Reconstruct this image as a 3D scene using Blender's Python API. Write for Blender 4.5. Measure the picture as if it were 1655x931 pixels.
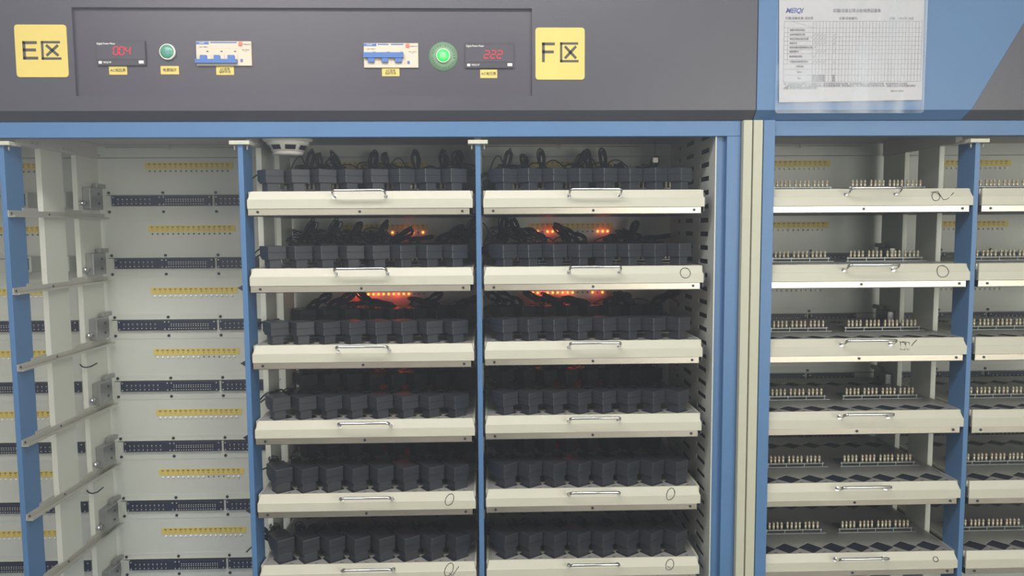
import bpy, bmesh, math, random
from mathutils import Vector, Matrix
random.seed(7)
PI = math.pi
for o in list(bpy.data.objects): bpy.data.objects.remove(o)
SC = bpy.context.scene
C = SC.collection

# ------------------------------------------------------------------ camera
cam_d = bpy.data.cameras.new('camera'); cam = bpy.data.objects.new('camera', cam_d); C.objects.link(cam)
cam_d.sensor_fit = 'HORIZONTAL'; cam_d.sensor_width = 36; cam_d.lens = 36*1200/1655
cam_d.clip_start = .02; cam_d.clip_end = 50
yaw, pit, rol = .0294, .0799, -.0061
r0 = Vector((math.cos(yaw), -math.sin(yaw), 0))
f0 = Vector((math.sin(yaw)*math.cos(pit), math.cos(yaw)*math.cos(pit), -math.sin(pit)))
u0 = Vector((math.sin(pit)*math.sin(yaw), math.sin(pit)*math.cos(yaw), math.cos(pit)))
R_ = math.cos(rol)*r0 + math.sin(rol)*u0; U_ = -math.sin(rol)*r0 + math.cos(rol)*u0
cam.matrix_world = Matrix(((R_.x, U_.x, -f0.x, 0), (R_.y, U_.y, -f0.y, -1.44), (R_.z, U_.z, -f0.z, 1.5), (0, 0, 0, 1)))
SC.camera = cam

# ------------------------------------------------------------------ world, lights, exposure
W = bpy.data.worlds.new('world'); SC.world = W; W.use_nodes = True
wn = W.node_tree.nodes; wl = W.node_tree.links
wn['Background'].inputs[0].default_value = (.75, .82, .9, 1); wn['Background'].inputs[1].default_value = .3
LENS_VEIL = .125  # scattering air added to imitate the lens veil that lifts the blacks
vol = wn.new('ShaderNodeVolumeScatter'); vol.inputs['Color'].default_value = (.80, .90, 1, 1)
vol.inputs['Density'].default_value = LENS_VEIL; vol.inputs['Anisotropy'].default_value = .62
wl.new(vol.outputs[0], wn['World Output'].inputs['Volume'])
SC.view_settings.view_transform = 'Standard'; SC.view_settings.look = 'None'
SC.view_settings.gamma = 1; SC.view_settings.use_curve_mapping = False
SC.view_settings.exposure = -0.33

def area(name, loc, rot, sx, sy, power, col):
    l = bpy.data.lights.new(name, 'AREA'); l.shape = 'RECTANGLE'; l.size = sx; l.size_y = sy; l.energy = power; l.color = col
    o = bpy.data.objects.new(name, l); C.objects.link(o); o.location = loc; o.rotation_euler = rot
    return o
area('overhead_light', (-.35, -.80, 2.36), (0, 0, 0), 1.5, .25, 27, (1, .97, .99))  # lamp added well below the ceiling to brighten the veil and header top
area('overhead_light', (.2, -1.6, 2.90), (0, 0, 0), 2.4, .4, 20, (.97, 1, .97))
area('overhead_light', (-1.5, -3.1, 2.93), (0, 0, 0), 1.2, .7, 60, (1, .95, .96))
area('added_front_light', (2.1, -3.5, 1.65), (math.radians(90), 0, math.radians(32)), 2.2, 1.8, 142, (.97, 1, .96))  # no window here: light added from front right to separate the adaptor faces
area('added_front_light', (-1.7, -4.3, 1.65), (math.radians(90), 0, math.radians(-14)), 1.6, 1.5, 18, (.90, .98, 1))  # weak fill added from the front left, not a window

# ------------------------------------------------------------------ materials
def mat(name, col, rough=.5, metal=0, bump=0, bscale=60, var=0, vscale=8, emit=None, estr=0, coat=0, spec=.5, aniso=0):
    m = bpy.data.materials.new(name); m.use_nodes = True
    n = m.node_tree.nodes; l = m.node_tree.links; p = n['Principled BSDF']
    p.inputs['Base Color'].default_value = (*col, 1); p.inputs['Roughness'].default_value = rough
    p.inputs['Metallic'].default_value = metal; p.inputs['Specular IOR Level'].default_value = spec
    if coat: p.inputs['Coat Weight'].default_value = coat; p.inputs['Coat Roughness'].default_value = .1
    if emit: p.inputs['Emission Color'].default_value = (*emit, 1); p.inputs['Emission Strength'].default_value = estr
    if var or bump:
        tc = n.new('ShaderNodeTexCoord')
    if var:
        nz = n.new('ShaderNodeTexNoise'); nz.inputs['Scale'].default_value = vscale; nz.inputs['Detail'].default_value = 5
        l.new(tc.outputs['Object'], nz.inputs['Vector'])
        rp = n.new('ShaderNodeValToRGB'); rp.color_ramp.elements[0].position = .3; rp.color_ramp.elements[1].position = .7
        rp.color_ramp.elements[0].color = (*[c*(1-var) for c in col], 1); rp.color_ramp.elements[1].color = (*[min(1, c*(1+var)) for c in col], 1)
        l.new(nz.outputs['Fac'], rp.inputs[0]); l.new(rp.outputs[0], p.inputs['Base Color'])
        mr = n.new('ShaderNodeMapRange'); mr.inputs['To Min'].default_value = max(.03, rough-.08); mr.inputs['To Max'].default_value = min(1, rough+.08)
        l.new(nz.outputs['Fac'], mr.inputs['Value']); l.new(mr.outputs[0], p.inputs['Roughness'])
    if bump:
        nb = n.new('ShaderNodeTexNoise'); nb.inputs['Scale'].default_value = bscale; nb.inputs['Detail'].default_value = 3
        l.new(tc.outputs['Object'], nb.inputs['Vector'])
        b = n.new('ShaderNodeBump'); b.inputs['Strength'].default_value = bump; b.inputs['Distance'].default_value = .001
        l.new(nb.outputs['Fac'], b.inputs['Height']); l.new(b.outputs[0], p.inputs['Normal'])
    return m
def srgb(r, g, b):
    f = lambda c: ((c/255+.055)/1.055)**2.4 if c > 10 else c/255/12.92
    return (f(r), f(g), f(b))
M = dict(
    blue=mat('blue_powder_coat', srgb(76, 116, 160), .42, bump=.15, bscale=400, var=.03),
    header=mat('dark_grey_powder_coat', srgb(74, 73, 82), .34, bump=.15, bscale=400, var=.03, vscale=3),
    inset=mat('dark_grey_control_plate', srgb(73, 71, 80), .33, bump=.1, bscale=400, var=.02, vscale=3),
    cream=mat('cream_powder_coat', srgb(190, 190, 174), .42, bump=.1, bscale=300, var=.03, vscale=6),
    creamedge=mat('cream_side_panel', srgb(183, 184, 164), .5, bump=.1, bscale=300, var=.03, vscale=4),
    inner=mat('pale_grey_inner_panel', srgb(198, 203, 195), .38, bump=.1, bscale=300, var=.04, vscale=4),
    ceil=mat('grey_inner_sheet', srgb(190, 187, 182), .5, var=.03),
    upright=mat('grey_cream_upright', srgb(198, 202, 192), .45, bump=.1, bscale=300, var=.03, vscale=5),
    deck=mat('grey_tray_deck', srgb(146, 147, 143), .45, bump=.1, bscale=300, var=.05, vscale=10),
    steel=mat('brushed_steel', srgb(190, 184, 170), .36, 1, bump=.08, bscale=500, var=.06, vscale=9),
    dullsteel=mat('zinc_plated_steel', srgb(182, 182, 174), .4, .35, var=.06, vscale=20),
    chrome=mat('polished_chrome', srgb(225, 225, 225), .12, 1, var=.02),
    black=mat('black_plastic', srgb(46, 50, 56), .34, bump=.2, bscale=600, var=.12, vscale=25),
    blackside=mat('black_smooth_plastic', srgb(30, 32, 37), .35, var=.08),
    cord=mat('black_rubber_cord', srgb(27, 32, 40), .45, var=.1),
    darkslide=mat('dark_slide_steel', srgb(62, 66, 74), .4, .6, var=.15, vscale=40),
    hole=mat('black_socket', srgb(28, 36, 50), .55, var=.05),
    connector=mat('navy_black_connector', srgb(38, 46, 66), .4, var=.08),
    latch=mat('satin_steel_latch', srgb(150, 152, 150), .32, .6, var=.12, vscale=30),
    pin=mat('bright_pin', srgb(205, 204, 200), .35, .3, var=.05),
    pcb=mat('green_circuit_board', srgb(40, 66, 68), .4, var=.1),
    pcbedge=mat('grey_board_bar', srgb(165, 172, 172), .4, .3, var=.05),
    fuse=mat('silver_contact', srgb(228, 218, 192), .3, .35, var=.06),
    fuseend=mat('brown_contact_collar', srgb(112, 98, 78), .4, .6, var=.05),
    yellow=mat('yellow_sticker', srgb(214, 194, 104), .5, var=.03, bump=.03),
    ink=mat('dark_printed_ink', srgb(72, 72, 64), .6, var=.05),
    pen=mat('black_marker_ink', srgb(40, 42, 50), .5, var=.05),
    white=mat('white_plastic', srgb(244, 241, 232), .45, var=.02),
    breaker=mat('ivory_breaker_plastic', srgb(208, 198, 178), .45, var=.02),
    bluetog=mat('blue_toggle_plastic', srgb(70, 112, 178), .4, var=.03),
    redbut=mat('red_button_plastic', srgb(215, 110, 92), .4, var=.03),
    meter=mat('black_meter_glass', srgb(66, 65, 73), .33, var=.03),
    lampoff=mat('teal_lens', srgb(84, 150, 132), .25, var=.04, coat=.3),
    lampring=mat('pale_ring', srgb(215, 220, 205), .3, var=.03),
    greendisc=mat('green_printed_disc', srgb(112, 148, 116), .5, var=.05),
    lampon=mat('green_lit_lens', (.03, .5, .1), .3, emit=(.02, .85, .10), estr=.9),
    lampcore=mat('green_lit_core', (.1, .5, .15), .3, emit=(.22, 1, .22), estr=1.2),
    red=mat('red_led_segment', (.35, .005, .02), .4, emit=(1, .008, .03), estr=.95),
    ledon=mat('orange_lit_led', (1, .3, .03), .3, emit=(1, .22, .03), estr=7),
    ledoff=mat('clear_led_dome', srgb(248, 248, 244), .2, var=.03, coat=.5),
    ledhole=mat('dim_led_dome', srgb(112, 110, 102), .35, var=.05),
    paper=mat('white_paper', srgb(190, 190, 193), .7, var=.02, bump=.1, bscale=12),
    gridink=mat('grey_print', srgb(102, 104, 116), .7, var=.05),
    blueink=mat('blue_print', srgb(78, 92, 158), .6, var=.05),
    wall=mat('warm_white_wall', srgb(208, 208, 200), .8, bump=.1, bscale=80, var=.03),
    floor=mat('grey_epoxy_floor', srgb(120, 122, 124), .35, bump=.05, bscale=50, var=.08, vscale=3),
    roomceil=mat('white_ceiling', srgb(215, 215, 210), .8, var=.02),
)
def sleeve_mat():
    m = bpy.data.materials.new('clear_plastic_sleeve'); m.use_nodes = True
    n = m.node_tree.nodes; l = m.node_tree.links; n.clear()
    out = n.new('ShaderNodeOutputMaterial'); mx = n.new('ShaderNodeMixShader'); tr = n.new('ShaderNodeBsdfTransparent')
    p = n.new('ShaderNodeBsdfPrincipled'); p.inputs['Base Color'].default_value = (.75, .8, .86, 1); p.inputs['Roughness'].default_value = .18
    nz = n.new('ShaderNodeTexNoise'); nz.inputs['Scale'].default_value = 9; nz.inputs['Distortion'].default_value = 1.2
    tc = n.new('ShaderNodeTexCoord'); mp = n.new('ShaderNodeMapping'); mp.inputs['Scale'].default_value = (1, 1, .35); mp.inputs['Rotation'].default_value = (0, .6, 0)
    l.new(tc.outputs['Object'], mp.inputs[0]); l.new(mp.outputs[0], nz.inputs['Vector'])
    b = n.new('ShaderNodeBump'); b.inputs['Strength'].default_value = .25; b.inputs['Distance'].default_value = .002
    l.new(nz.outputs['Fac'], b.inputs['Height']); l.new(b.outputs[0], p.inputs['Normal'])
    mr = n.new('ShaderNodeMapRange'); mr.inputs['From Min'].default_value = .45; mr.inputs['From Max'].default_value = .75
    mr.inputs['To Min'].default_value = .03; mr.inputs['To Max'].default_value = .3
    l.new(nz.outputs['Fac'], mr.inputs['Value']); l.new(mr.outputs[0], mx.inputs[0])
    l.new(tr.outputs[0], mx.inputs[1]); l.new(p.outputs[0], mx.inputs[2]); l.new(mx.outputs[0], out.inputs[0])
    return m
M['sleeve'] = sleeve_mat()

# ------------------------------------------------------------------ mesh helpers
class MB:
    def __init__(s): s.bm = bmesh.new()
    def box(s, x0, x1, y0, y1, z0, z1, bev=0):
        t = bmesh.new()
        v = [t.verts.new((x, y, z)) for x in (x0, x1) for y in (y0, y1) for z in (z0, z1)]
        for f in ((0, 1, 3, 2), (4, 6, 7, 5), (0, 4, 5, 1), (2, 3, 7, 6), (0, 2, 6, 4), (1, 5, 7, 3)): t.faces.new([v[i] for i in f])
        bmesh.ops.recalc_face_normals(t, faces=t.faces)
        if bev: bmesh.ops.bevel(t, geom=t.edges[:], offset=bev, segments=2, affect='EDGES', profile=.5)
        s.merge(t); return s
    def merge(s, t, mtx=None):
        if mtx is not None: t.transform(mtx)
        me = bpy.data.meshes.new('tmp'); t.to_mesh(me); t.free(); s.bm.from_mesh(me); bpy.data.meshes.remove(me)
    def prism(s, pts, axis, a, b, bev=0):
        # closed polygon pts (2-D) swept along axis from a to b ; axis x: pts=(y,z) ; y: (x,z) ; z: (x,y)
        t = bmesh.new()
        mk = {'x': lambda p, w: (w, p[0], p[1]), 'y': lambda p, w: (p[0], w, p[1]), 'z': lambda p, w: (p[0], p[1], w)}[axis]
        A = [t.verts.new(mk(p, a)) for p in pts]; B = [t.verts.new(mk(p, b)) for p in pts]
        t.faces.new(A); t.faces.new(B[::-1]); n = len(pts)
        for i in range(n): t.faces.new((A[i], B[i], B[(i+1) % n], A[(i+1) % n]))
        bmesh.ops.recalc_face_normals(t, faces=t.faces)
        if bev: bmesh.ops.bevel(t, geom=t.edges[:], offset=bev, segments=2, affect='EDGES', profile=.5)
        s.merge(t); return s
    def cyl(s, p, q, r, n=12, r2=None, smooth=True):
        p = Vector(p); q = Vector(q); d = q-p; t = bmesh.new()
        bmesh.ops.create_cone(t, cap_ends=True, segments=n, radius1=r, radius2=r if r2 is None else r2, depth=d.length)
        if smooth:
            for f in t.faces: f.smooth = len(f.verts) == 4
        s.merge(t, Matrix.Translation((p+q)/2) @ d.to_track_quat('Z', 'Y').to_matrix().to_4x4()); return s
    def ball(s, c, r, sc=(1, 1, 1), n=12):
        t = bmesh.new(); bmesh.ops.create_uvsphere(t, u_segments=n, v_segments=max(6, n*2//3), radius=r)
        for f in t.faces: f.smooth = True
        s.merge(t, Matrix.Translation(c) @ Matrix.Diagonal((*sc, 1))); return s
    def lathe(s, prof, c, axis='z', n=40):
        t = bmesh.new(); rings = []
        for r, h in prof:
            ring = []
            for k in range(n):
                a = 2*PI*k/n; x, y = r*math.cos(a), r*math.sin(a)
                ring.append(t.verts.new((x, y, h) if axis == 'z' else (x, -h, y)))
            rings.append(ring)
        for A, B in zip(rings, rings[1:]):
            for k in range(n):
                f = t.faces.new((A[k], A[(k+1) % n], B[(k+1) % n], B[k])); f.smooth = True
        if prof[0][0] > 0: t.faces.new(rings[0])
        if prof[-1][0] > 0: t.faces.new(rings[-1][::-1])
        bmesh.ops.remove_doubles(t, verts=t.verts, dist=1e-7)
        bmesh.ops.recalc_face_normals(t, faces=t.faces)
        s.merge(t, Matrix.Translation(c)); return s
    def tube(s, pts, r, n=6, closed=False):
        pts = [Vector(p) for p in pts]; N = len(pts); rings = []; t = bmesh.new(); up = None
        for i, p in enumerate(pts):
            a = pts[(i-1) % N] if (closed or i > 0) else p; b = pts[(i+1) % N] if (closed or i < N-1) else p
            d = (b-a)
            d = d.normalized() if d.length > 1e-9 else Vector((0, 0, 1))
            if up is None: up = d.orthogonal().normalized()
            up = (up - d*up.dot(d)); up = up.normalized() if up.length > 1e-6 else d.orthogonal().normalized()
            w = d.cross(up)
            rings.append([t.verts.new(p + r*(math.cos(2*PI*k/n)*up + math.sin(2*PI*k/n)*w)) for k in range(n)])
        for i in range(N if closed else N-1):
            A, B = rings[i], rings[(i+1) % N]
            for k in range(n): f = t.faces.new((A[k], A[(k+1) % n], B[(k+1) % n], B[k])); f.smooth = True
        if not closed: t.faces.new(rings[0][::-1]); t.faces.new(rings[-1])
        s.merge(t); return s
    def build(s, name, m, parent=None, loc=(0, 0, 0)):
        me = bpy.data.meshes.new(name); s.bm.to_mesh(me); s.bm.free()
        me.materials.append(m if not isinstance(m, str) else M[m])
        o = bpy.data.objects.new(name, me); C.objects.link(o); o.location = loc
        if parent: o.parent = parent
        return o
def box(name, m, parent, *a, bev=0): return MB().box(*a, bev=bev).build(name, m, parent)
def tag(o, label=None, cat=None, group=None, kind=None):
    if label: o['label'] = label
    if cat: o['category'] = cat
    if group: o['group'] = group
    if kind: o['kind'] = kind
    return o
def empty(name, loc, label, cat, group=None):
    o = bpy.data.objects.new(name, None); C.objects.link(o); o.location = loc; o.empty_display_size = .02
    return tag(o, label, cat, group)
def reuse(o, parent, loc=None):
    c = o.copy(); C.objects.link(c); c.parent = parent
    if loc is not None: c.location = loc
    return c
def copy_tree(o, parent=None):
    c = o.copy(); C.objects.link(c); c.parent = parent
    for ch in o.children: copy_tree(ch, c)
    return c
def text(name, body, size, m, parent, loc, align='CENTER', shear=0, extr=.0002, sx=1, bold=0):
    cu = bpy.data.curves.new('t', 'FONT'); cu.body = body; cu.size = size; cu.align_x = align; cu.align_y = 'CENTER'
    cu.shear = shear; cu.extrude = extr; cu.offset = bold; cu.resolution_u = 2; cu.space_line = .9
    to = bpy.data.objects.new('t', cu); C.objects.link(to)
    bpy.context.view_layer.update()
    me = bpy.data.meshes.new_from_object(to.evaluated_get(bpy.context.evaluated_depsgraph_get()))
    bpy.data.objects.remove(to)
    me.transform(Matrix.Diagonal((sx, 1, 1, 1))); me.transform(Matrix.Rotation(PI/2, 4, 'X'))
    me.materials.clear(); me.materials.append(M[m]); me.name = name
    o = bpy.data.objects.new(name, me); C.objects.link(o); o.location = loc
    if parent: o.parent = parent
    return o

# ------------------------------------------------------------------ the room
def struct(name, m, *a): return tag(box(name, m, None, *a), kind='structure')
struct('floor', 'floor', -3.2, 3.2, -4.6, .75, -.1, 0)
struct('ceiling', 'roomceil', -3.2, 3.2, -4.6, .75, 3.0, 3.1)
struct('wall_rear', 'wall', -3.2, 3.2, .65, .75, 0, 3.0)
struct('wall_front', 'wall', -3.2, 3.2, -4.7, -4.6, 0, 3.0)
struct('wall_left', 'wall', -3.3, -3.2, -4.6, .75, 0, 3.0)
struct('wall_right', 'wall', 3.2, 3.3, -4.6, .75, 0, 3.0)

# ------------------------------------------------------------------ the two cabinets
ZT = [1.574-.1482*k for k in range(6)]          # top edge of each tray front
ZR = [1.5405-.1482*k for k in range(6)]         # top of each pair of runners
ZS = [1.6533-.1487*k for k in range(7)]         # label strips
ZC = [1.5705-.1487*k for k in range(7)]         # connector rows
BY = .363
OFF = {'outer': -.452, 'empty': 0.0, 'left': .461, 'middle': .9085, 'right': 1.4385, 'far': 1.8886}

cab = empty('aging_test_cabinet', (-.35, .2, 0), 'tall blue and cream charger test cabinet with dark grey header, holding the filled trays', 'cabinet')
cab2 = empty('aging_test_cabinet', (1.1, .2, 0), 'blue cabinet on the right with blue header and empty trays of silver contacts', 'cabinet')
def P(name, m, root, *a, bev=0):
    x0, x1, y0, y1, z0, z1 = a
    c = ((x0+x1)/2, (y0+y1)/2, (z0+z1)/2); L = root.location
    h = ((x1-x0)/2, (y1-y0)/2, (z1-z0)/2)
    o = MB().box(-h[0], h[0], -h[1], h[1], -h[2], h[2], bev).build(name, m, root)
    o.location = (c[0]-L.x, c[1]-L.y, c[2]-L.z); return o
def PB(mb, name, m, root):
    o = mb.build(name, m, root); o.location = -root.location; return o

# header of the left cabinet: face at y=-.02, chamfer below, opening for the control plate
def header(root, x0, x1, m):
    mb = MB()
    mb.prism([(-.02, 1.722), (0, 1.7055), (.36, 1.7055), (.36, 2.12), (-.02, 2.12)], 'x', x0, x1)
    return mb
hb = MB()
hp = [(-.02, 1.722), (0, 1.7055), (.36, 1.7055), (.36, 1.749), (-.02, 1.749)]
hb.prism(hp, 'x', -1.75, .5075)
hb.box(-1.75, .5075, -.02, .36, 1.909, 2.12)
hb.box(-1.75, -.7625, -.02, .36, 1.749, 1.909)
hb.box(.082, .5075, -.02, .36, 1.749, 1.909)
PB(hb, 'header', 'header', cab)
tag(P('control_plate', 'inset', cab, -.7625, .082, -.0125, .36, 1.749, 1.909), 'slightly recessed dark grey plate carrying the meters and breakers')
P('top_beam', 'blue', cab, -1.75, .4868, 0, .02, 1.6755, 1.7045, bev=.0008)
P('inner_ceiling', 'ceil', cab, -1.75, .455, .02, .36, 1.7005, 1.7045)
PB(MB().prism([(0, .05), (.0, 1.675), (.02, 1.675), (.02, .05)], 'x', .4600, .4868).box(.4455, .4600, .012, .0215, .05, 1.675)
   .box(.4600, .4868, .02, .058, .05, 1.675).box(.4410, .4455, .008, .0215, .05, 1.675), 'stile', 'blue', cab)
P('edge_panel', 'creamedge', cab, .4880, .5050, -.012, .36, .05, 1.7045, bev=.0012)
P('outer_side', 'blue', cab, .4760, .4870, .06, .40, .05, 1.70)
P('base', 'blue', cab, -1.75, .4868, .0, .40, .0, .60)  # unseen solid box added in place of lower trays to stop light leaks
# cabinet two
hb = MB()
X0 = .5095
hb.prism([(-.02, 1.722), (0, 1.7055), (.36, 1.7055), (.36, 2.12), (-.02, 2.12)], 'x', X0, 1.85)
tag(PB(hb, 'header', 'blue', cab2), 'blue header with a slanting dark grey wedge')
# wedge: thin raised dark plate following the face and the chamfer
sl = (1.0203-.9255)/(1.8846-1.7212)
xt = .9255+sl*(2.12-1.7212); e = .0006
mb = MB(); t = bmesh.new()
pts = [(.9255, -.02-e, 1.7215), (xt, -.02-e, 2.12), (1.85, -.02-e, 2.12), (1.85, -.02-e, 1.7215)]
lo = [(.9185, -e, 1.7055-e), (1.85, -e, 1.7055-e)]
v = [t.verts.new(p) for p in pts]; w = [t.verts.new(p) for p in lo]
v2 = [t.verts.new((p[0], -.019, p[2])) for p in pts]
t.faces.new(v); t.faces.new((v[0], v[3], w[1], w[0])); t.faces.new((v[0], v[1], v2[1], v2[0])); t.faces.new((v[1], v[2], v2[2], v2[1]))
bmesh.ops.recalc_face_normals(t, faces=t.faces)
mb.merge(t); PB(mb, 'header_wedge', 'header', cab2)
P('top_beam', 'blue', cab2, .5300, 1.85, 0, .02, 1.6755, 1.7045, bev=.0008)
P('inner_ceiling', 'ceil', cab2, .515, 1.85, .02, .36, 1.7005, 1.7045)
P('stile', 'blue', cab2, .5270, .5492, -.012, -.001, .05, 1.7045, bev=.0008)
P('edge_panel', 'creamedge', cab2, .5075, .5255, -.012, -.001, .05, 1.7045, bev=.0012)
P('side_wall', 'inner', cab2, .5120, .5150, .001, .40, .05, 1.70)
P('base', 'blue', cab2, .5120, 1.85, .0, .40, .0, .60)  # same unseen filler, added to keep light from leaking in below

# side wall with slots in the left cabinet (x = .43)
ys = [.004, .046, .107, .159, .225, .268, .332, .40]
mb = MB(); wx0, wx1 = .4390, .4410
mb.box(wx0, wx1, .004, .046, .05, 1.70).box(wx0, wx1, .107, .159, .05, 1.70).box(wx0, wx1, .225, .268, .05, 1.70).box(wx0, wx1, .332, .40, .05, 1.70)
zs = [1.682-.0279*k for k in range(33)]
for a, b in ((.046, .107), (.159, .225), (.268, .332)):
    prev = 1.70
    for z in zs:
        mb.box(wx0, wx1, a, b, z+.0048, prev); prev = z-.0048
    mb.box(wx0, wx1, a, b, .05, prev)
tag(PB(mb, 'slotted_side_wall', 'inner', cab), 'pale grey inner wall with rows of vent slots')
P('slot_backing', 'hole', cab, .4700, .4740, .06, .40, .05, 1.70)  # near-black sheet behind the slots, its colour standing for the shaded cavity

# posts, uprights, top plates, runners
def bay_divider(root, x, right_rails, left_rails, plate=True):
    """x = left face of the 10 mm blue post"""
    P('front_post', 'blue', root, x, x+.0098, 0, .054, .05, 1.664, bev=.0006)
    if plate:
        P('post_clamp', 'cream', root, x-.014, x+.024, -.006, .03, 1.6615, 1.6690, bev=.0008)
        mb = MB()
        for sx in (x-.007, x+.017): mb.cyl((sx, .004, 1.652), (sx, .004, 1.6615), .0016, 8)
        PB(mb, 'clamp_bolt', 'dullsteel', root)
    u = x-.0015
    for a, b in ((.1143, .192), (.245, .337)):
        P('upright', 'upright', root, u, x+.0098, a, b, .05, 1.668, bev=.001)
    P('divider_head', 'ceil', root, u-.002, x+.0100, .058, .338, 1.668, 1.7005)
    mb = MB()
    for k, yy in enumerate((.09, .105, .20, .215, .23, .342)): mb.cyl((x+.0100, yy, 1.676), (x+.0125, yy, 1.676), .003, 8)
    PB(mb, 'rivet', 'dullsteel', root)
    for side, on in ((1, right_rails), (-1, left_rails)):
        if not on: continue
        xs = x+.0098 if side > 0 else x-.0015
        for k, z in enumerate(ZR):
            prof = [(0, z), (0, z-.0128), (.0125, z-.0128), (.0125, z-.0085), (.0113, z-.0085), (.0113, z-.0116), (.0022, z-.0116), (.0022, z)]
            mb = MB().prism([(xs+side*p[0], p[1]) for p in prof], 'y', .001, .352)
            rl = PB(mb, 'runner', 'dullsteel', root)
            tab = MB()
            for y0 in (.045, .205): tab.box(min(xs, xs+side*.0015), max(xs, xs+side*.0015), y0, y0+.05, z-.001, z+.0055)
            tb = tab.build('runner_tab', M['dullsteel'], rl)
            sc = MB()
            for yy in (.008, .13): sc.cyl((xs+side*.002, yy, z-.006), (xs+side*.0034, yy, z-.006), .0022, 10)
            sc.build('rivet', M['darkslide'], rl)
    return
def latches(root, xf, side, rows, base_y=.262):
    for k in rows:
        z = ZC[k]+.004
        s = side
        xs = lambda a: xf+s*a
        mb = MB().box(min(xs(.0005), xs(.0185)), max(xs(.0005), xs(.0185)), base_y, base_y+.055, z-.026, z+.024, bev=.0015)
        mb.box(min(xs(.006), xs(.016)), max(xs(.006), xs(.016)), base_y+.035, base_y+.075, z+.024, z+.034, bev=.001)
        b = PB(mb, 'latch_bracket', 'latch', root)
        MB().cyl((xs(.0065), base_y-.012, z-.012), (xs(.0065), base_y, z-.012), .0035, 12).ball((xs(.0065), base_y-.014, z-.012), .0062).build('latch_knob', M['chrome'], b)
        mb = MB()
        for dz in (-.012, .010): mb.cyl((xs(.0186), base_y+.035, z+dz), (xs(.0200), base_y+.035, z+dz), .0028, 10)
        mb.build('screw', M['darkslide'], b)
bay_divider(cab, -.9220, True, False, True)
bay_divider(cab, -.4770, False, False, True)
bay_divider(cab, -.0263, False, False, True)
bay_divider(cab2, .9500, False, False, True)
latches(cab, -.9122, 1, range(7)); latches(cab2, .9485, -1, (1, 2, 3))

# back panels with seams, connector plates, label strips and LEDs
P('back_panel', 'inner', cab, -1.75, .4390, BY, BY+.004, .05, 1.6715)
P('back_flange', 'inner', cab, -1.75, .4390, BY-.001, BY+.004, 1.6728, 1.7005)
P('back_panel', 'inner', cab2, .515, 1.85, BY, BY+.004, .05, 1.6715)
P('back_flange', 'inner', cab2, .515, 1.85, BY-.001, BY+.004, 1.6728, 1.7005)
for r_, xs in ((cab, ((-.90, -.60), (-.02, .36))), (cab2, ((.60, .90), (.97, 1.2)))):
    for a, b in xs:
        mb = MB().tube([(a, BY-.012, 1.6955), (b, BY-.012, 1.6945)], .0011, 6)
        mb.cyl(((a+b)/2, BY-.013, 1.690), ((a+b)/2, BY-.011, 1.700), .002, 8)
        PB(mb, 'hanging_rod', 'dullsteel', r_)
# socket block mesh, once
def socket_mesh(w, many):
    b = MB().box(0, w, 0, .008, -.0119, .0119, bev=.001)
    return b
pinsA = MB(); pinsB = MB()
for i in range(8):
    for z in (-.0065, .004): pinsA.cyl((.016+i*.0105, -.0028, z), (.016+i*.0105, .0, z), .0013, 6)
    pinsA.cyl((.016+i*.0105, -.0012, .0), (.016+i*.0105, .0, .0), .0006, 6)
for i in range(16):
    for z in (-.0075, -.001, .0035): pinsB.cyl((.011+i*.0058, -.0028, z), (.011+i*.0058, 0, z), .0012, 6)
for mb_ in (pinsA, pinsB):
    for x in (.0045, .1120):
        for z in (-.0085, .0085): mb_.cyl((x, -.0012, z), (x, 0, z), .0016, 8)
pA = pinsA.build('socket_pins', 'pin'); pB = pinsB.build('socket_pins', 'pin')
skm = socket_mesh(.1165, 0).build('socket_block', 'connector')
scm = MB().cyl((0, -.0022, 0), (0, 0, 0), .0034, 14).cyl((0, -.0030, 0), (0, -.0022, 0), .0016, 6).build('screw', 'darkslide')
ledm = MB().ball((0, -.0008, 0), .0029, n=12).build('indicator_led', 'ledoff')
ledd = MB().ball((0, .0008, 0), .0022, n=10).build('indicator_led', 'ledhole')
ledl = MB().ball((0, -.001, 0), .0025, (1, 1.3, 1), n=12).build('indicator_led', 'ledon')
protos = [pA, pB, skm, scm, ledm, ledd, ledl]
def connector_row(root, off, z, socks=3, lo=-.912, hi=-.478, screws=3):
    L = root.location
    mb = MB().box(lo+off, hi+off, BY-.0025, BY, z-.018, z+.0125).box(lo+off, hi+off, BY-.004, BY, z+.0125, z+.0150)
    mb.box(lo+off, hi+off, BY-.0012, BY, z+.0150, z+.0275).box(lo+off, hi+off, BY-.0012, BY, z-.033, z-.018)
    pl = PB(mb, 'connector_plate', 'inner', root)
    MB().box(lo+off+.004, hi+off, BY-.0044, BY-.0020, z+.0126, z+.0140).build('plate_groove', 'darkslide', pl)
    for i, sx in enumerate((-.8933, -.7763, -.6530)[:socks]):
        s = reuse(skm, pl, (sx+off, BY-.0095, z)); s.name = 'connector_socket'
        # pins merged with their socket as a look of its own: second material mesh under the plate
        p_ = reuse(pB if i == 1 else pA, pl, (sx+off, BY-.0095, z))
    for sx in (-.9028, -.7760, -.6515)[:screws]:
        for dz in (.0195, -.0255): reuse(scm, pl, (sx+off, BY-.0008, z+dz))
    return pl
glyph_cache = {}
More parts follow.
